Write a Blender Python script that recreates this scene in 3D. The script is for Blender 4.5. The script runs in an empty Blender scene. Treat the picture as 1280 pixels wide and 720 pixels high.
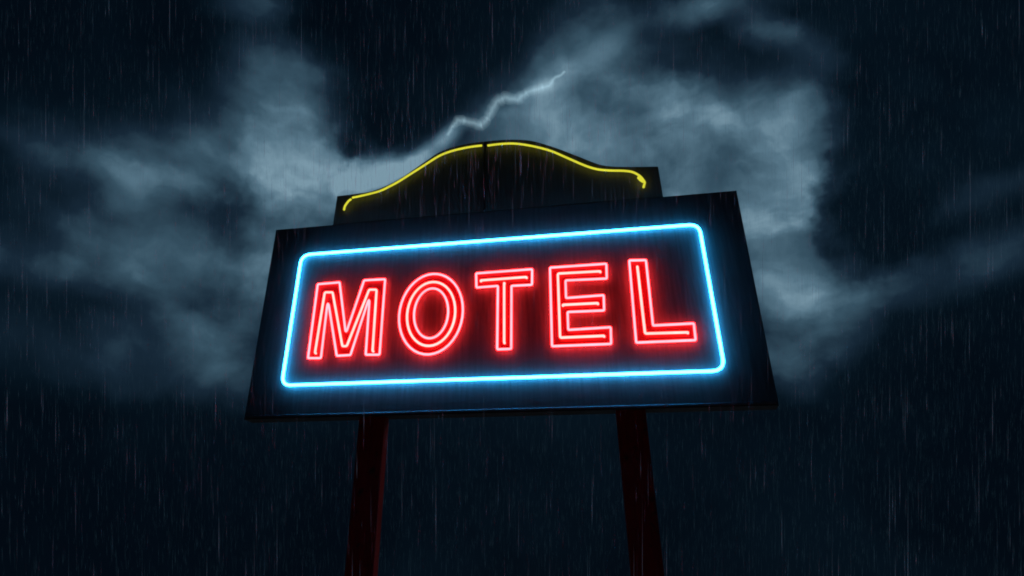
import bpy, bmesh, math, random
from mathutils import Vector, Matrix, Euler

random.seed(7)
scene = bpy.context.scene
COL = scene.collection
R = math.radians

# ------------------------------------------------------------------ measured geometry (metres, sign plane x/z)
CAMERA = {"loc": [1.5612, -6.5688, 1.6], "R": [[0.979784, 0.103771, 0.171039], [0.199377, -0.436059, -0.877554], [-0.016482, 0.893915, -0.447934]], "lens": 21.9375}
S = {
    'cabinet': [[-3.0, 3.5814], [3.0, 3.3146], [3.0349, 5.9377], [-3.0274, 6.2377]],
    'crest': [[-2.1798, 6.186], [-2.1724, 6.6696], [-1.8906, 6.6644], [-1.6173, 6.6788], [-1.2882, 6.803], [-0.9256, 7.0404], [-0.6913, 7.1851], [-0.3734, 7.2482], [-0.0279, 7.2467], [0.2968, 7.2137], [0.5712, 7.1455], [0.8583, 6.993], [1.1436, 6.8055], [1.4193, 6.6164], [1.5554, 6.5548], [1.7486, 6.5081], [2.1762, 6.4404], [2.1824, 5.985]],
    'border': [[-2.5519, 3.9549], [2.5354, 3.7092], [2.5353, 5.5099], [-2.552, 5.7557]],
    'letters': {"M": {"o": [[-2.2539, 5.2796], [-1.9525, 5.2709], [-1.7877, 4.547], [-1.6172, 5.26], [-1.3341, 5.2417], [-1.3247, 4.2327], [-1.5009, 4.2487], [-1.5208, 5.0299], [-1.6966, 4.2625], [-1.8733, 4.2686], [-2.084, 5.0389], [-2.0777, 4.2572], [-2.2487, 4.2725]], "i": [[[-2.1654, 4.3351], [-2.1406, 5.1506], [-2.0326, 5.1382], [-1.8145, 4.3871], [-1.7575, 4.3818], [-1.5372, 5.1186], [-1.4367, 5.107], [-1.418, 4.2904]]]}, "T": {"o": [[-0.1532, 5.1805], [0.5403, 5.153], [0.5319, 4.9445], [0.2835, 4.9591], [0.2668, 4.1585], [0.1037, 4.168], [0.1181, 4.9785], [-0.1475, 4.9864]], "i": [[[-0.0958, 5.0775], [0.4655, 5.0566]], [[0.1948, 5.0113], [0.1864, 4.2458]]]}, "E": {"o": [[0.7566, 5.1474], [1.4228, 5.1165], [1.4119, 4.9222], [0.9328, 4.9549], [0.9256, 4.7264], [1.3589, 4.7134], [1.3485, 4.5225], [0.9336, 4.5474], [0.9281, 4.326], [1.4036, 4.3104], [1.3916, 4.1126], [0.7353, 4.1467]], "i": [[[1.3429, 5.0269], [0.8457, 5.0566], [0.8316, 4.2407], [1.3215, 4.2155]], [[0.883, 4.6434], [1.2841, 4.6211]]]}, "L": {"o": [[1.6895, 5.1272], [1.8784, 5.1073], [1.8649, 4.2851], [2.2983, 4.265], [2.2901, 4.0712], [1.6632, 4.1022]], "i": [[[1.7732, 5.0382], [1.7693, 4.1983], [2.2223, 4.1683]]]}, "O": {"o": [[-1.113, 4.7109], [-0.3112, 4.6874], [-0.6914, 5.2409], [-0.7234, 4.1801]], "m": [[-1.0117, 4.7106], [-0.4058, 4.7077], [-0.6948, 5.1285], [-0.7207, 4.2864]], "n": [[-0.9231, 4.7177], [-0.493, 4.7171], [-0.711, 5.0403], [-0.7174, 4.3822]]}},
    'y0': [[-2.0105, 6.3773], [-2.0051, 6.4337], [-1.9831, 6.4774], [-1.956, 6.5178], [-1.9211, 6.5414]],
    'y1': [[-1.9091, 6.5606], [-1.7406, 6.5766], [-1.5212, 6.6081], [-1.3894, 6.6598], [-1.2617, 6.7203], [-1.0794, 6.8294], [-0.902, 6.9373], [-0.7908, 7.0066], [-0.67, 7.0718], [-0.521, 7.1142], [-0.3559, 7.1343], [-0.2162, 7.1395], [-0.0882, 7.1343]],
    'y2': [[-0.01, 7.1189], [0.0856, 7.118], [0.1874, 7.1119], [0.3391, 7.0912], [0.491, 7.0447], [0.6693, 6.9695], [0.8605, 6.8663], [1.0712, 6.7116], [1.2775, 6.5607], [1.4136, 6.4846], [1.5228, 6.4486], [1.6341, 6.4237], [1.7409, 6.4033], [1.8475, 6.3681], [1.9227, 6.3052], [1.9621, 6.2438], [1.9849, 6.1856]],
    'seam': [[-0.064, 7.2213], [-0.058, 6.0281]],
    'postL': [[-1.5315, 3.3881], [-1.4843, 1.8995], [-1.1253, 1.8909], [-1.1683, 3.3642]],
    'postR': [[1.3833, 3.1964], [1.3428, 1.8321], [1.6963, 1.8237], [1.6694, 3.1776]],
    'bolt': [[-18.16, 40.32, 2.25], [-17.64, 41.03, 3.75], [-17.1, 41.6, 5.25], [-16.35, 41.56, 5.25], [-14.26, 41.2, 6.0], [-13.51, 41.89, 6.0], [-12.55, 43.19, 6.0], [-11.48, 43.59, 6.75], [-9.93, 43.36, 6.0], [-8.74, 44.0, 6.0], [-6.97, 44.26, 5.25], [-5.98, 44.41, 4.5], [-5.44, 44.91, 2.7], [-4.01, 45.47, 1.62]]
}
# clouds: kind, azimuth, elevation, half width, half height (degrees), roll, amount, hardness
CLOUDS = [
    ('L', -52.07, 23.51, 8.89, 1.75, 7.8, 0.26, 0.0),
    ('L', -50.14, 31.69, 9.52, 1.45, 5.2, 0.22, 0.0),
    ('L', 29.19, 27.17, 9.25, 1.54, 2.1, 0.16, 0.0),
    ('L', 29.64, 36.31, 3.96, 1.14, -58.2, 0.12, 0.0),
    ('L', 1.07, 44.25, 8.17, 7.19, -9.5, 0.2, 0.0),
    ('L', -44.88, 29.05, 16.59, 11.97, 16.8, 0.17, 0.0),
    ('L', 11.38, 34.32, 21.25, 15.44, -14.2, 0.14, 0.0),
    ('L', -33.49, 38.75, 5.82, 5.28, 13.4, 0.22, 0.0),
    ('L', -29.22, 36.01, 4.38, 4.12, 9.9, 0.15, 0.0),
    ('L', -52.59, 31.77, 6.66, 3.54, -0.7, 0.12, 0.0),
    ('L', -10.15, 28.8, 29.77, 17.4, -1.5, 0.12, 0.0),
    ('L', -47.96, 18.69, 9.89, 4.22, 18.3, 0.1, 0.0),
    ('L', -32.97, 36.11, 5.55, 8.41, 12.3, 0.85, 0.1),
    ('L', -28.27, 35.23, 5.85, 3.08, 24.2, 0.45, 0.0),
    ('L', -37.56, 36.9, 6.06, 5.33, -16.8, 0.28, 0.0),
    ('L', -42.9, 34.24, 11.75, 3.45, 26.7, 0.34, 0.0),
    ('L', -37.83, 42.8, 4.0, 4.97, 17.9, 0.17, 0.0),
    ('L', -40.45, 47.21, 4.14, 1.63, 21.5, 0.25, 0.0),
    ('L', -33.8, 30.06, 4.86, 7.54, 10.8, 0.55, 0.0),
    ('L', -47.11, 25.85, 9.45, 3.41, 10.5, 0.26, 0.0),
    ('L', -36.97, 24.0, 5.86, 5.72, 10.0, 0.36, 0.0),
    ('L', -40.04, 19.81, 8.09, 3.78, 15.1, 0.3, 0.0),
    ('L', -52.31, 25.91, 4.29, 2.33, -5.1, 0.15, 0.0),
    ('L', -34.37, 17.22, 4.99, 3.0, 6.2, 0.16, 0.0),
    ('L', -2.97, 42.65, 8.82, 5.17, 28.0, 0.55, 0.0),
    ('L', -9.74, 40.97, 8.46, 3.82, 22.5, 0.42, 0.0),
    ('L', 8.12, 36.35, 10.36, 6.46, -12.7, 0.85, 0.0),
    ('L', 0.16, 38.21, 9.1, 4.85, -8.0, 0.3, 0.0),
    ('L', 13.97, 35.13, 6.98, 7.95, -16.1, 0.6, 0.0),
    ('L', -0.72, 48.34, 3.74, 3.36, 51.4, 0.3, 0.0),
    ('L', -0.77, 44.79, 5.04, 4.0, 11.1, 0.4, 0.0),
    ('L', 13.24, 47.38, 6.78, 1.45, -14.6, 0.55, 0.0),
    ('L', 20.12, 43.12, 5.6, 1.46, -47.2, 0.55, 0.0),
    ('L', 21.66, 39.68, 2.9, 3.65, -23.4, 0.3, 0.0),
    ('L', 14.98, 28.66, 5.38, 7.3, -30.3, 0.55, 0.0),
    ('L', 15.54, 20.96, 5.14, 5.98, -11.3, 0.52, 0.0),
    ('L', 13.94, 16.86, 4.25, 3.3, -8.8, 0.32, 0.0),
    ('L', 24.27, 22.95, 9.52, 2.48, -2.5, 0.17, 0.0),
    ('L', 31.1, 23.34, 4.63, 2.57, 4.1, 0.13, 0.0),
    ('L', 20.07, 23.37, 4.62, 2.88, 7.9, 0.15, 0.0),
    ('L', -24.97, 36.03, 5.64, 1.93, 34.9, 0.4, 0.0),
    ('L', -21.22, 38.26, 4.26, 1.79, 39.4, 0.4, 0.0),
    ('D', -40.05, 31.59, 3.01, 2.62, 15.1, 0.4, 0.0),
    ('D', -23.56, 43.46, 5.45, 5.28, 7.7, 0.74, 0.45),
    ('D', -27.48, 38.67, 2.54, 1.94, -11.0, 0.7, 0.3),
    ('D', -20.65, 48.31, 8.09, 4.05, 15.5, 0.55, 0.3),
    ('D', 11.68, 43.76, 4.19, 1.65, -12.2, 0.42, 0.05),
    ('D', 27.73, 34.84, 4.71, 11.19, -25.8, 0.8, 0.35),
    ('D', 23.12, 28.22, 3.85, 5.06, 4.1, 0.75, 0.4),
    ('D', -40.29, 9.99, 22.74, 5.12, 4.4, 0.85, 0.4),
    ('D', 21.58, 9.8, 13.19, 5.28, -7.4, 0.85, 0.4),
    ('G', -8.81, 40.6, 5.64, 3.49, 24.9, 0.14, 0.0),
    ('G', 0.7, 46.65, 3.54, 1.34, 27.9, 0.22, 0.0),
    ('G', -23.58, 36.87, 2.83, 0.89, 36.0, 0.36, 0.0),
    ('G', -20.1, 38.89, 2.7, 0.96, 41.7, 0.48, 0.0),
    ('G', -17.81, 40.61, 1.83, 0.96, 47.0, 0.46, 0.0),
    ('G', -15.21, 41.46, 1.69, 0.76, -8.0, 0.2, 0.0),
    ('G', -13.22, 42.64, 1.24, 0.69, 54.1, 0.2, 0.0),
    ('G', -10.6, 43.58, 1.97, 0.6, -1.3, 0.2, 0.0),
    ('G', -7.16, 44.27, 1.94, 0.67, 13.6, 0.2, 0.0),
    ('G', -4.64, 45.06, 2.69, 1.35, 28.5, 0.3, 0.0)
]

# ------------------------------------------------------------------ helpers
def link(name, bm, mat, parent=None, smooth=False):
    me = bpy.data.meshes.new(name)
    bmesh.ops.recalc_face_normals(bm, faces=bm.faces)
    bm.to_mesh(me); bm.free()
    if smooth:
        for p in me.polygons: p.use_smooth = True
    me.materials.append(mat)
    o = bpy.data.objects.new(name, me)
    COL.objects.link(o)
    if parent is not None: o.parent = parent
    return o

def tag(o, label=None, cat=None, group=None, kind=None):
    if label: o['label'] = label
    if cat: o['category'] = cat
    if group: o['group'] = group
    if kind: o['kind'] = kind
    return o

def prism(bm, pts, y0, y1, bevel=0.0):
    """Extrude a polygon drawn in the x/z plane from y0 (front) to y1 (back)."""
    vs = [bm.verts.new((x, y0, z)) for x, z in pts]
    f = bm.faces.new(vs)
    r = bmesh.ops.extrude_face_region(bm, geom=[f])
    nv = [g for g in r['geom'] if isinstance(g, bmesh.types.BMVert)]
    for v in nv: v.co.y = y1
    bmesh.ops.recalc_face_normals(bm, faces=bm.faces)
    if bevel:
        ed = [e for e in bm.edges if e.calc_face_angle(0) > R(20)]
        bmesh.ops.bevel(bm, geom=ed, offset=bevel, segments=2, affect='EDGES', profile=.5)
    return bm

def box(bm, c, d, bevel=0.0):
    r = bmesh.ops.create_cube(bm, size=1.0)
    for v in r['verts']:
        v.co = Vector((c[0] + v.co.x * d[0], c[1] + v.co.y * d[1], c[2] + v.co.z * d[2]))
    if bevel:
        es = {e for v in r['verts'] for e in v.link_edges}
        bmesh.ops.bevel(bm, geom=list(es), offset=bevel, segments=2, affect='EDGES', profile=.5)

def round_path(pts, rad, closed, n=5):
    """Fillet the corners of a polyline of 3D points."""
    out = []
    m = len(pts)
    for i, p in enumerate(pts):
        if not closed and i in (0, m - 1):
            out.append(p.copy()); continue
        a, b = pts[i - 1], pts[(i + 1) % m]
        da, db = (a - p), (b - p)
        la, lb = da.length, db.length
        da.normalize(); db.normalize()
        ang = da.angle(db)
        if ang > R(178): out.append(p.copy()); continue
        t = min(rad / math.tan(ang / 2), la * .45, lb * .45)
        q0, q1 = p + da * t, p + db * t
        for k in range(n + 1):
            s = k / n
            out.append(q0 * (1 - s) ** 2 + p * 2 * s * (1 - s) + q1 * s ** 2)
    return out

def smooth_path(pts, n=4):
    """Catmull-Rom through the points."""
    out = []
    m = len(pts)
    for i in range(m - 1):
        p0, p1, p2, p3 = pts[max(i - 1, 0)], pts[i], pts[i + 1], pts[min(i + 2, m - 1)]
        for k in range(n):
            t = k / n
            out.append(.5 * ((2 * p1) + (p2 - p0) * t + (2 * p0 - 5 * p1 + 4 * p2 - p3) * t * t + (3 * p1 - p0 - 3 * p2 + p3) * t ** 3))
    out.append(pts[-1].copy())
    return out

def tube(bm, path, r, closed=False, sides=10, radii=None):
    m = len(path)
    tang = []
    for i in range(m):
        a = path[i - 1] if (closed or i > 0) else path[i]
        b = path[(i + 1) % m] if (closed or i < m - 1) else path[i]
        tang.append((b - a).normalized())
    ref = Vector((0, -1, 0))
    if abs(tang[0].dot(ref)) > .9: ref = Vector((1, 0, 0))
    rings = []
    for i in range(m):
        t = tang[i]
        ref = (ref - t * ref.dot(t))
        ref.normalize()
        bn = t.cross(ref)
        rr = radii[i] if radii else r
        rings.append([bm.verts.new(path[i] + (ref * math.cos(2 * math.pi * k / sides) + bn * math.sin(2 * math.pi * k / sides)) * rr) for k in range(sides)])
    for i in range(m if closed else m - 1):
        A, B = rings[i], rings[(i + 1) % m]
        for k in range(sides):
            bm.faces.new((A[k], A[(k + 1) % sides], B[(k + 1) % sides], B[k]))
    if not closed:
        bm.faces.new(list(reversed(rings[0]))); bm.faces.new(rings[-1])

def v3(pts, y): return [Vector((x, y, z)) for x, z in pts]

# ------------------------------------------------------------------ materials
def new_mat(name):
    m = bpy.data.materials.new(name); m.use_nodes = True
    nt = m.node_tree; nt.nodes.clear()
    out = nt.nodes.new('ShaderNodeOutputMaterial')
    return m, nt, out

def ND(nt, kind, **kw):
    n = nt.nodes.new(kind)
    for k, v in kw.items(): setattr(n, k, v)
    return n

def painted(name, col, col2, rough=(.35, .6), scale=(6, 6, 1.2), bump=.15, spec=.3, wear=None, wear_amt=.5):
    """Weathered paint: vertical run-off streaks, blotches and optional wear patches."""
    m, nt, out = new_mat(name)
    L = nt.links.new
    tc = ND(nt, 'ShaderNodeTexCoord')
    mp = ND(nt, 'ShaderNodeMapping'); mp.inputs['Scale'].default_value = scale
    L(tc.outputs['Object'], mp.inputs[0])
    n1 = ND(nt, 'ShaderNodeTexNoise'); n1.inputs['Scale'].default_value = 3.0; n1.inputs['Detail'].default_value = 8; n1.inputs['Roughness'].default_value = .6
    L(mp.outputs[0], n1.inputs['Vector'])
    n2 = ND(nt, 'ShaderNodeTexNoise'); n2.inputs['Scale'].default_value = 1.7; n2.inputs['Detail'].default_value = 6
    L(tc.outputs['Object'], n2.inputs['Vector'])
    r1 = ND(nt, 'ShaderNodeMapRange'); r1.inputs[1].default_value = .35; r1.inputs[2].default_value = .7
    L(n1.outputs[0], r1.inputs[0])
    mx = ND(nt, 'ShaderNodeMix', data_type='RGBA'); mx.inputs[6].default_value = (*col, 1); mx.inputs[7].default_value = (*col2, 1)
    L(r1.outputs[0], mx.inputs[0])
    b = ND(nt, 'ShaderNodeBsdfPrincipled'); b.inputs['Specular IOR Level'].default_value = spec
    csock = mx.outputs[2]
    if wear:
        n3 = ND(nt, 'ShaderNodeTexNoise'); n3.inputs['Scale'].default_value = 5; n3.inputs['Detail'].default_value = 10; n3.inputs['Roughness'].default_value = .7
        L(tc.outputs['Object'], n3.inputs['Vector'])
        r3 = ND(nt, 'ShaderNodeMapRange'); r3.inputs[1].default_value = .56; r3.inputs[2].default_value = .64; r3.inputs[4].default_value = wear_amt
        L(n3.outputs[0], r3.inputs[0])
        m3 = ND(nt, 'ShaderNodeMix', data_type='RGBA'); m3.inputs[7].default_value = (*wear, 1)
        L(r3.outputs[0], m3.inputs[0]); L(csock, m3.inputs[6]); csock = m3.outputs[2]
    L(csock, b.inputs['Base Color'])
    rr = ND(nt, 'ShaderNodeMapRange'); rr.inputs[1].default_value = .3; rr.inputs[2].default_value = .7; rr.inputs[3].default_value = rough[0]; rr.inputs[4].default_value = rough[1]
    L(n2.outputs[0], rr.inputs[0]); L(rr.outputs[0], b.inputs['Roughness'])
    bp = ND(nt, 'ShaderNodeBump'); bp.inputs['Strength'].default_value = bump; bp.inputs['Distance'].default_value = .01
    L(n1.outputs[0], bp.inputs['Height']); L(bp.outputs[0], b.inputs['Normal'])
    L(b.outputs[0], out.inputs[0])
    return m

def neon(name, col, strength, vary=.12):
    """Glowing gas: brightness drifts a little along the tube."""
    m, nt, out = new_mat(name)
    L = nt.links.new
    tc = ND(nt, 'ShaderNodeTexCoord')
    n = ND(nt, 'ShaderNodeTexNoise'); n.inputs['Scale'].default_value = 2.5; n.inputs['Detail'].default_value = 3
    L(tc.outputs['Object'], n.inputs['Vector'])
    r = ND(nt, 'ShaderNodeMapRange'); r.inputs[1].default_value = .3; r.inputs[2].default_value = .7
    r.inputs[3].default_value = strength * (1 - vary); r.inputs[4].default_value = strength * (1 + vary)
    L(n.outputs[0], r.inputs[0])
    e = ND(nt, 'ShaderNodeEmission'); e.inputs[0].default_value = (*col, 1)
    L(r.outputs[0], e.inputs[1]); L(e.outputs[0], out.inputs[0])
    return m

M = {}
M['panel'] = painted('black_enamel', (.054, .059, .064), (.095, .097, .100), rough=(.5, .75), scale=(9, 9, .5), bump=.08, spec=.2)
M['crest'] = painted('black_brown_enamel', (.115, .108, .095), (.165, .155, .14), rough=(.5, .75), scale=(10, 10, .5), bump=.08, spec=.2)
M['trim'] = painted('grey_trim', (.10, .10, .13), (.17, .16, .20), rough=(.3, .5), scale=(4, 4, 4), spec=.5)
M['letter'] = painted('red_enamel', (.085, .0016, .0060), (.060, .0014, .0045), rough=(.4, .6), scale=(8, 8, 2), spec=.25, bump=.05)
M['post'] = painted('red_post_paint', (.50, .015, .012), (.34, .012, .010), rough=(.4, .65), scale=(7, 7, .9), bump=.3, wear=(.05, .022, .014), wear_amt=.8)
M['dark'] = painted('black_rubber', (.015, .015, .016), (.025, .025, .026), rough=(.5, .7))
M['blue'] = neon('blue_neon', (.026, .44, 1.0), 29)
M['red'] = neon('red_neon', (1.0, .0205, .0245), 32)
M['pink'] = neon('warm_red_neon', (1.0, .0260, .0235), 32)
M['yellow'] = neon('yellow_neon', (1.0, .97, .060), .74, vary=.1)

m, nt, out = new_mat('standoff_glass')
b = ND(nt, 'ShaderNodeBsdfPrincipled'); b.inputs['Base Color'].default_value = (.5, .52, .55, 1); b.inputs['Roughness'].default_value = .1
nt.links.new(b.outputs[0], out.inputs[0]); M['glass'] = m

m, nt, out = new_mat('rain_water')
L = nt.links.new
tr = ND(nt, 'ShaderNodeBsdfTransparent')
df = ND(nt, 'ShaderNodeBsdfDiffuse'); df.inputs[0].default_value = (.46, .73, .86, 1)
tl = ND(nt, 'ShaderNodeBsdfTranslucent'); tl.inputs[0].default_value = (.46, .73, .86, 1)
m1 = ND(nt, 'ShaderNodeMixShader'); m1.inputs[0].default_value = .5
m2 = ND(nt, 'ShaderNodeMixShader'); m2.inputs[0].default_value = RAIN_ALPHA = .23
L(df.outputs[0], m1.inputs[1]); L(tl.outputs[0], m1.inputs[2])
L(tr.outputs[0], m2.inputs[1]); L(m1.outputs[0], m2.inputs[2]); L(m2.outputs[0], out.inputs[0])
M['rain'] = m

m, nt, out = new_mat('lightning_glow')
e = ND(nt, 'ShaderNodeEmission'); e.inputs[0].default_value = (.60, .88, 1.0, 1); e.inputs[1].default_value = .022
tr = ND(nt, 'ShaderNodeBsdfTransparent'); ad = ND(nt, 'ShaderNodeAddShader')
nt.links.new(e.outputs[0], ad.inputs[0]); nt.links.new(tr.outputs[0], ad.inputs[1]); nt.links.new(ad.outputs[0], out.inputs[0]); M['bolt'] = m
m.cycles.emission_sampling = 'NONE'

m, nt, out = new_mat('wet_asphalt')
L = nt.links.new
tc = ND(nt, 'ShaderNodeTexCoord')
n1 = ND(nt, 'ShaderNodeTexNoise'); n1.inputs['Scale'].default_value = 90; n1.inputs['Detail'].default_value = 6
n2 = ND(nt, 'ShaderNodeTexNoise'); n2.inputs['Scale'].default_value = .35; n2.inputs['Detail'].default_value = 5
L(tc.outputs['Object'], n1.inputs['Vector']); L(tc.outputs['Object'], n2.inputs['Vector'])
cr = ND(nt, 'ShaderNodeMapRange'); cr.inputs[3].default_value = .018; cr.inputs[4].default_value = .045
L(n1.outputs[0], cr.inputs[0])
rr = ND(nt, 'ShaderNodeMapRange'); rr.inputs[1].default_value = .42; rr.inputs[2].default_value = .6; rr.inputs[3].default_value = .06; rr.inputs[4].default_value = .5
L(n2.outputs[0], rr.inputs[0])
b = ND(nt, 'ShaderNodeBsdfPrincipled')
L(cr.outputs[0], b.inputs['Base Color']); L(rr.outputs[0], b.inputs['Roughness'])
bp = ND(nt, 'ShaderNodeBump'); bp.inputs['Distance'].default_value = .004; bp.inputs['Strength'].default_value = .6
L(n1.outputs[0], bp.inputs['Height']); L(bp.outputs[0], b.inputs['Normal'])
L(b.outputs[0], out.inputs[0]); M['asphalt'] = m

# ------------------------------------------------------------------ ground
bm = bmesh.new()
bmesh.ops.create_circle(bm, cap_ends=True, segments=96, radius=2500)
tag(link('ground', bm, M['asphalt']), kind='structure')

# ------------------------------------------------------------------ the sign
DEPTH = .17
sign = bpy.data.objects.new('motel_sign', None); COL.objects.link(sign)
sign.location = (0, 0, 0)
tag(sign, 'tall black MOTEL sign with red letters, blue border and yellow crest in neon on posts', 'sign')

cab = link('cabinet', prism(bmesh.new(), S['cabinet'], 0, DEPTH, .004), M['panel'], sign)

# half round moulding along the bottom edge
bl, br = S['cabinet'][0], S['cabinet'][1]
bm = bmesh.new()
tube(bm, [Vector((bl[0] + .02, -.006, bl[1] + .03)), Vector((br[0] - .02, -.006, br[1] + .03))], .014, sides=12)
link('edge_moulding', bm, M['trim'], cab, True)

crest_pts = smooth_path([Vector((x, 0, z)) for x, z in S['crest'][1:-1]], 4)
cp = [(S['crest'][0][0], S['crest'][0][1])] + [(p.x, p.z) for p in crest_pts] + [(S['crest'][-1][0], S['crest'][-1][1])]
# crest stands on the cabinet top: its foot follows the slope of that edge
tl_, tr_ = S['cabinet'][3], S['cabinet'][2]
def top_z(x): return tl_[1] + (tr_[1] - tl_[1]) * (x - tl_[0]) / (tr_[0] - tl_[0])
cp[0] = (cp[0][0], top_z(cp[0][0]) + .001); cp[-1] = (cp[-1][0], top_z(cp[-1][0]) + .001)
crest = link('crest', prism(bmesh.new(), cp, .001, DEPTH - .01, .006), M['crest'], sign)
# sheet joint in the crest: a flat cover strip over the seam
sx, sz = S['seam'][0]
bm = bmesh.new(); box(bm, (sx, -.006, (sz + top_z(sx)) / 2 + .004), (.03, .014, sz - top_z(sx) - .02), .003)
link('seam_strip', bm, M['dark'], crest)
# thin bead on the upper edge of the crest
for key, nm in (('y0', 'neon_tube'), ('y1', 'neon_tube'), ('y2', 'neon_tube')):
    pts = smooth_path(v3(S[key], -.055), 3)
    if key == 'y2':
        pts += [Vector((pts[-1].x - .012, -.045, pts[-1].z - .03)), Vector((pts[-1].x - .02, -.005, pts[-1].z - .035))]
    bm = bmesh.new(); tube(bm, pts, .0140)
    t = link(nm, bm, M['yellow'], crest, True)
# electrode lump at the right end and at the break
e = S['y2'][-2]
bm = bmesh.new(); tube(bm, [Vector((e[0] - .045, -.075, e[1] + .015)), Vector((e[0] - .02, -.085, e[1] - .035)), Vector((e[0] + .01, -.08, e[1] - .06))], .022)
link('electrode', bm, M['yellow'], crest, True)
for key in ('y1', 'y2'):
    pp = S[key]
    for q in pp[2::4]:
        bm = bmesh.new(); tube(bm, [Vector((q[0], .01, q[1])), Vector((q[0], -.058, q[1]))], .008, sides=8)
        link('tube_support', bm, M['glass'], crest, True)

# blue border
b4 = v3(S['border'], -.036)
path = round_path(b4, .13, True, 8)
bm = bmesh.new(); tube(bm, path, .0165, closed=True, sides=12)
border = link('border_tube', bm, M['blue'], sign, True)
for i in range(4):
    a, c = b4[i], b4[(i + 1) % 4]
    n = 6 if (c - a).length > 3 else 2
    for k in range(n):
        q = a.lerp(c, (k + .5) / n)
        bm = bmesh.new(); tube(bm, [Vector((q.x, .005, q.z)), Vector((q.x, -.022, q.z))], .009, sides=8)
        link('tube_support', bm, M['glass'], border, True)

# letters: a raised red sheet metal letter, an outline tube and a stroke tube in front of it
LT = -.045
def ellipse(q, n=40):
    l, r, t, bt = q
    cx, cz = (l[0] + r[0]) / 2, (t[1] + bt[1]) / 2
    a, h = (r[0] - l[0]) / 2, (t[1] - bt[1]) / 2
    sh = -.012
    return [(cx + a * math.cos(2 * math.pi * k / n), cz + h * math.sin(2 * math.pi * k / n) + sh * math.cos(2 * math.pi * k / n)) for k in range(n)]

def letter(ch):
    d = S['letters'][ch]
    if ch == 'O':
        o, mid, inn = ellipse(d['o']), ellipse(d['m']), ellipse(d['n'])
        bm = bmesh.new()
        n = len(o)
        ring = {}
        for y in (-.002, -.016):
            ring[y] = ([bm.verts.new((x, y, z)) for x, z in o], [bm.verts.new((x, y, z)) for x, z in inn])
        for k in range(n):
            j = (k + 1) % n
            (fo, fi), (bo, bi) = ring[-.016], ring[-.002]
            bm.faces.new((fo[k], fo[j], fi[j], fi[k])); bm.faces.new((bo[k], bi[k], bi[j], bo[j]))
            bm.faces.new((fo[k], bo[k], bo[j], fo[j])); bm.faces.new((fi[k], fi[j], bi[j], bi[k]))
        face = link('letter', bm, M['letter'], sign)
        for q, mt in ((o, 'red'), (mid, 'pink'), (inn, 'red')):
            bm = bmesh.new(); tube(bm, v3(q, LT), .0132 if mt == 'red' else .0140, closed=True)
            link('neon_tube', bm, M[mt], face, True)
        return
    face = link('letter', prism(bmesh.new(), d['o'], -.016, -.002), M['letter'], sign)
    bm = bmesh.new(); tube(bm, round_path(v3(d['o'], LT), .014, True, 4), .0132, closed=True)
    link('neon_tube', bm, M['red'], face, True)
    for st in d['i']:
        pts = v3(st, LT)
        pts = [Vector((pts[0].x, -.018, pts[0].z))] + pts + [Vector((pts[-1].x, -.018, pts[-1].z))]
        bm = bmesh.new(); tube(bm, round_path(pts, .02, False, 4), .0140)
        link('neon_tube', bm, M['pink'], face, True)
for ch in 'MOTEL': letter(ch)

# posts: box section steel, butting against the underside of the cabinet
def under_z(x): return bl[1] + (br[1] - bl[1]) * (x - bl[0]) / (br[0] - bl[0])
for px in (-1.385, 1.525):
    w, y0, y1 = .312, .02, .16
    z1 = under_z(px)
    bm = bmesh.new()
    vs = [bm.verts.new(p) for p in ((px - w / 2, y0, 0), (px + w / 2, y0, 0), (px + w / 2, y1, 0), (px - w / 2, y1, 0),
                                    (px - w / 2, y0, under_z(px - w / 2) - .002), (px + w / 2, y0, under_z(px + w / 2) - .002),
                                    (px + w / 2, y1, under_z(px + w / 2) - .002), (px - w / 2, y1, under_z(px - w / 2) - .002))]
    for f in ((0, 1, 5, 4), (1, 2, 6, 5), (2, 3, 7, 6), (3, 0, 4, 7), (4, 5, 6, 7), (3, 2, 1, 0)): bm.faces.new([vs[i] for i in f])
    bmesh.ops.bevel(bm, geom=[e for e in bm.edges if abs(e.verts[0].co.z - e.verts[1].co.z) > 1], offset=.012, segments=3, affect='EDGES', profile=.5)
    link('post', bm, M['post'], sign)

# ------------------------------------------------------------------ camera
cam = bpy.data.cameras.new('camera'); co = bpy.data.objects.new('camera', cam); COL.objects.link(co)
rot = Matrix(CAMERA['R'])
co.matrix_world = Matrix.Translation(CAMERA['loc']) @ rot.to_4x4()
cam.lens = CAMERA['lens']; cam.sensor_width = 36; cam.clip_start = .05; cam.clip_end = 20000
scene.camera = co
C = Vector(CAMERA['loc'])

# ------------------------------------------------------------------ rain driven by the wind
fall = Vector((-.104, .436, -.894)).normalized()
side = fall.cross(Vector((1, 0, 0))).normalized(); side2 = fall.cross(side)
bm = bmesh.new()
verts, faces = [], []
def needle(p, ln, r):
    i = len(verts)
    a = random.random() * 6.28
    up = p - fall * ln * .5; dn = p + fall * ln * .5; md = p + fall * ln * .18
    verts.append(up)
    for k in range(3):
        th = a + k * 2.0944
        verts.append(md + (side * math.cos(th) + side2 * math.sin(th)) * r)
    verts.append(dn)
    for k in range(3):
        j = (k + 1) % 3
        faces.append((i, i + 1 + k, i + 1 + j)); faces.append((i + 4, i + 1 + j, i + 1 + k))
NR = 72000
for _ in range(NR):
    p = Vector((random.uniform(-10.5, 12.5), random.uniform(-6, 12), random.uniform(.4, 14)))
    if (p - C).length < 1.6: continue
    if -3.1 < p.x < 3.1 and -.15 < p.y < .4 and p.z < 7.4: continue
    dist = (p - C).length
    needle(p, random.uniform(.10, .38) * random.uniform(.5, 1.25), random.choice((.0005, .0006, .0007, .0009, .0013)) * random.uniform(.8, 1.2))
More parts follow.
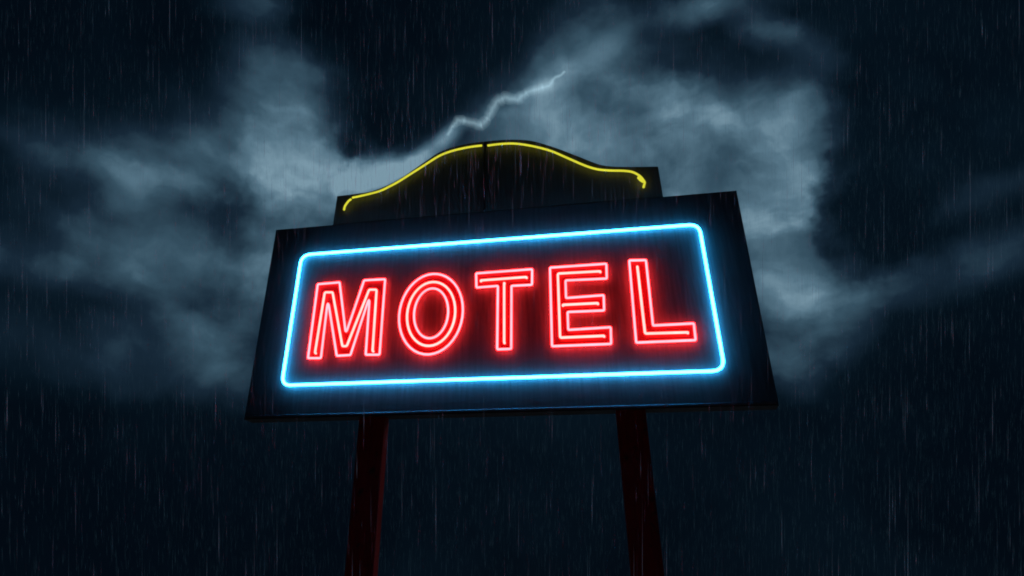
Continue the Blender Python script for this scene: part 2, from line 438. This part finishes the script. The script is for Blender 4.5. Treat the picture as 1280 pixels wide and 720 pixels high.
for _ in range(240):                  # run-off and spray blown off the top of the crest
    p = Vector((random.uniform(-2.0, 2.1), random.uniform(-1.3, -.3), random.uniform(6.0, 7.2)))
    needle(p, random.uniform(.12, .40), random.uniform(.0014, .0024))
me = bpy.data.meshes.new('rain'); me.from_pydata(verts, [], faces); me.materials.append(M['rain'])
for p in me.polygons: p.use_smooth = True
ro = bpy.data.objects.new('rain', me); COL.objects.link(ro)
tag(ro, 'fine pale rain falling through the whole night scene around the sign', 'rain', kind='stuff')

# ------------------------------------------------------------------ lightning, about a kilometre away behind the cloud edge
def direction(az, el): return Vector((math.sin(R(az)) * math.cos(R(el)), math.cos(R(az)) * math.cos(R(el)), math.sin(R(el))))
DB = 1000.0
base = [C + direction(a, e) * (DB + random.uniform(-25, 25)) for a, e, w in S['bolt']]
wid = [w for a, e, w in S['bolt']]
path, radii = [], []
for i in range(len(base) - 1):
    for k in range(5):
        s = k / 5
        p = base[i].lerp(base[i + 1], s)
        if k: p += Vector((random.uniform(-1, 1), random.uniform(-1, 1), random.uniform(-1, 1))) * .9
        path.append(p); radii.append((wid[i] * (1 - s) + wid[i + 1] * s) * random.uniform(.85, 1.15))
path.append(base[-1]); radii.append(wid[-1])
bm = bmesh.new()                      # nested emissive shells, added to give the bolt a soft glowing edge
for k in (.22, .42, .65, .95, 1.35): tube(bm, path, 1, sides=12, radii=[r * k for r in radii])
bolt = link('lightning_bolt', bm, M['bolt'], None, True)
tag(bolt, 'pale jagged lightning bolt in the clouds above the yellow neon crest', 'lightning')

# ------------------------------------------------------------------ night sky: dim sky light and storm clouds lit from inside by lightning
world = bpy.data.worlds.new('World'); scene.world = world; world.use_nodes = True
nt = world.node_tree; nt.nodes.clear(); L = nt.links.new
out = ND(nt, 'ShaderNodeOutputWorld')
tc = ND(nt, 'ShaderNodeTexCoord')
def noise(scale, detail, rough=.55, off=(0, 0, 0), src=None):
    mp = ND(nt, 'ShaderNodeMapping'); mp.inputs['Location'].default_value = off
    L(src or tc.outputs['Generated'], mp.inputs[0])
    n = ND(nt, 'ShaderNodeTexNoise'); n.inputs['Scale'].default_value = scale; n.inputs['Detail'].default_value = detail; n.inputs['Roughness'].default_value = rough
    L(mp.outputs[0], n.inputs['Vector']); return n
def vmath(op, a, b=None, scale=None):
    n = ND(nt, 'ShaderNodeVectorMath', operation=op)
    for i, v in enumerate((a, b)):
        if v is None: continue
        if isinstance(v, tuple): n.inputs[i].default_value = v
        else: L(v, n.inputs[i])
    if scale is not None: n.inputs['Scale'].default_value = scale
    return n.outputs['Value'] if op in ('LENGTH', 'DOT_PRODUCT') else n.outputs[0]
def fmath(op, a, b, clamp=False):
    n = ND(nt, 'ShaderNodeMath', operation=op); n.use_clamp = clamp
    for i, v in enumerate((a, b)):
        if isinstance(v, (int, float)): n.inputs[i].default_value = v
        else: L(v, n.inputs[i])
    return n.outputs[0]
w1 = vmath('SCALE', vmath('SUBTRACT', noise(3.2, 4, .5).outputs['Color'], (.5, .5, .5)), scale=.11)
w2 = vmath('SCALE', vmath('SUBTRACT', noise(11, 6, .6, (3.1, 1.7, .4)).outputs['Color'], (.5, .5, .5)), scale=.042)
warp = vmath('ADD', vmath('ADD', tc.outputs['Generated'], w1), w2)
w3 = vmath('SCALE', vmath('SUBTRACT', noise(14, 5, .55, (5.3, 2.9, 7.7)).outputs['Color'], (.5, .5, .5)), scale=.13)
warp_dark = vmath('ADD', warp, w3)          # the dark clouds have more ragged edges
val = None
def blob(az, el, a, b, roll, amp, hard, soft=True):
    d = direction(az, el)
    rt = Vector((math.cos(R(az)), -math.sin(R(az)), 0)); up = rt.cross(d)
    t1 = rt * math.cos(R(roll)) + up * math.sin(R(roll)); t2 = d.cross(t1)
    mat = Matrix((t1, t2, d)).transposed()
    mp = ND(nt, 'ShaderNodeMapping', vector_type='TEXTURE')
    mp.inputs['Location'].default_value = d; mp.inputs['Rotation'].default_value = mat.to_euler('XYZ')
    mp.inputs['Scale'].default_value = (R(a), R(b), .6)
    L(warp_dark if soft == 2 else warp if soft else tc.outputs['Generated'], mp.inputs[0])
    mr = ND(nt, 'ShaderNodeMapRange', interpolation_type='SMOOTHSTEP')
    L(vmath('LENGTH', mp.outputs[0]), mr.inputs[0])
    mr.inputs[1].default_value = hard; mr.inputs[2].default_value = 1.35
    mr.inputs[3].default_value = amp; mr.inputs[4].default_value = 0
    return mr.outputs[0]
# lit cloud, then the wispy structure, then the dark clouds in front of it
for c in CLOUDS:
    if c[0] == 'L':
        v = blob(*c[1:])
        val = v if val is None else fmath('ADD', val, v)
# soft shoulder so that overlapping glows do not burn out
val = fmath('MULTIPLY', val, 1.28)
val = fmath('DIVIDE', val, fmath('ADD', fmath('MULTIPLY', val, .30), 1.0))
for c in CLOUDS:
    if c[0] == 'D':
        val = fmath('MULTIPLY', val, fmath('SUBTRACT', 1.0, blob(*c[1:], soft=2)))
def ranged(sock, a, b, c, d):
    n = ND(nt, 'ShaderNodeMapRange', interpolation_type='SMOOTHSTEP')
    L(sock, n.inputs[0])
    for i, v in enumerate((a, b, c, d)): n.inputs[i + 1].default_value = v
    return n.outputs[0]
bd = ND(nt, 'ShaderNodeMapping'); bd.inputs['Rotation'].default_value = (R(10), R(-18), R(0)); bd.inputs['Scale'].default_value = (1.0, 1.0, 3.2)
L(warp, bd.inputs[0])
band = ranged(noise(4.0, 5, .5, (2.2, 6.1, 3.3), bd.outputs[0]).outputs[0], .32, .68, .70, 1.25)
wisp = ranged(noise(5.0, 6, .50, (7.3, 2.2, 5.1), warp).outputs[0], .30, .70, .52, 1.26)
fine = ranged(noise(15, 6, .5, (1.3, 9.2, 2.1), warp).outputs[0], .30, .70, .92, 1.08)
val = fmath('MULTIPLY', fmath('MULTIPLY', val, wisp), fmath('MULTIPLY', fine, band))
murk = ranged(noise(4.0, 6, .55, (4.3, 4.2, 8.1)).outputs[0], .35, .75, .0, .08)
val = fmath('ADD', val, murk)
for c in CLOUDS:
    if c[0] == 'G':                      # cloud glowing right around the bolt
        val = fmath('ADD', val, blob(*c[1:], soft=False))
ramp = ND(nt, 'ShaderNodeValToRGB')
els = ramp.color_ramp.elements
stops = [(0.0, (.0006, .0026, .0058)), (.10, (.0016, .0060, .0118)), (.30, (.0080, .0205, .0375)), (.55, (.036, .080, .118)), (.78, (.090, .172, .234)), (1.0, (.190, .310, .390))]
els[0].position, els[0].color = 0, (*stops[0][1], 1)
els[1].position, els[1].color = 1, (*stops[-1][1], 1)
for p_, c_ in stops[1:-1]:
    e_ = els.new(p_); e_.color = (*c_, 1)
L(fmath('MULTIPLY', val, .93), ramp.inputs[0])
bg = ND(nt, 'ShaderNodeBackground'); L(ramp.outputs[0], bg.inputs[0]); bg.inputs[1].default_value = 1.0
sky = ND(nt, 'ShaderNodeTexSky', sky_type='NISHITA'); sky.sun_disc = False
sky.sun_elevation = R(35); sky.sun_rotation = R(-8)
bg2 = ND(nt, 'ShaderNodeBackground'); L(sky.outputs[0], bg2.inputs[0]); bg2.inputs[1].default_value = .00002
add = ND(nt, 'ShaderNodeAddShader'); L(bg.outputs[0], add.inputs[0]); L(bg2.outputs[0], add.inputs[1]); L(add.outputs[0], out.inputs[0])

# flash of the lightning behind the sign: the one distant light
sl = bpy.data.lights.new('lightning_flash', 'SUN'); sl.energy = 1.15; sl.angle = R(12); sl.color = (.72, .88, 1.0)
so = bpy.data.objects.new('lightning_flash', sl); COL.objects.link(so)
so.rotation_euler = (-direction(10, 58)).to_track_quat('-Z', 'Y').to_euler()

# ------------------------------------------------------------------ render settings
scene.render.engine = 'CYCLES'
cy = scene.cycles
cy.max_bounces = 6; cy.diffuse_bounces = 2; cy.glossy_bounces = 2; cy.transparent_max_bounces = 48
cy.use_denoising = True
cy.filter_width = 1.9
vs_ = scene.view_settings
vs_.view_transform = 'Standard'; vs_.look = 'None'; vs_.exposure = 0; vs_.gamma = 1; vs_.use_curve_mapping = False
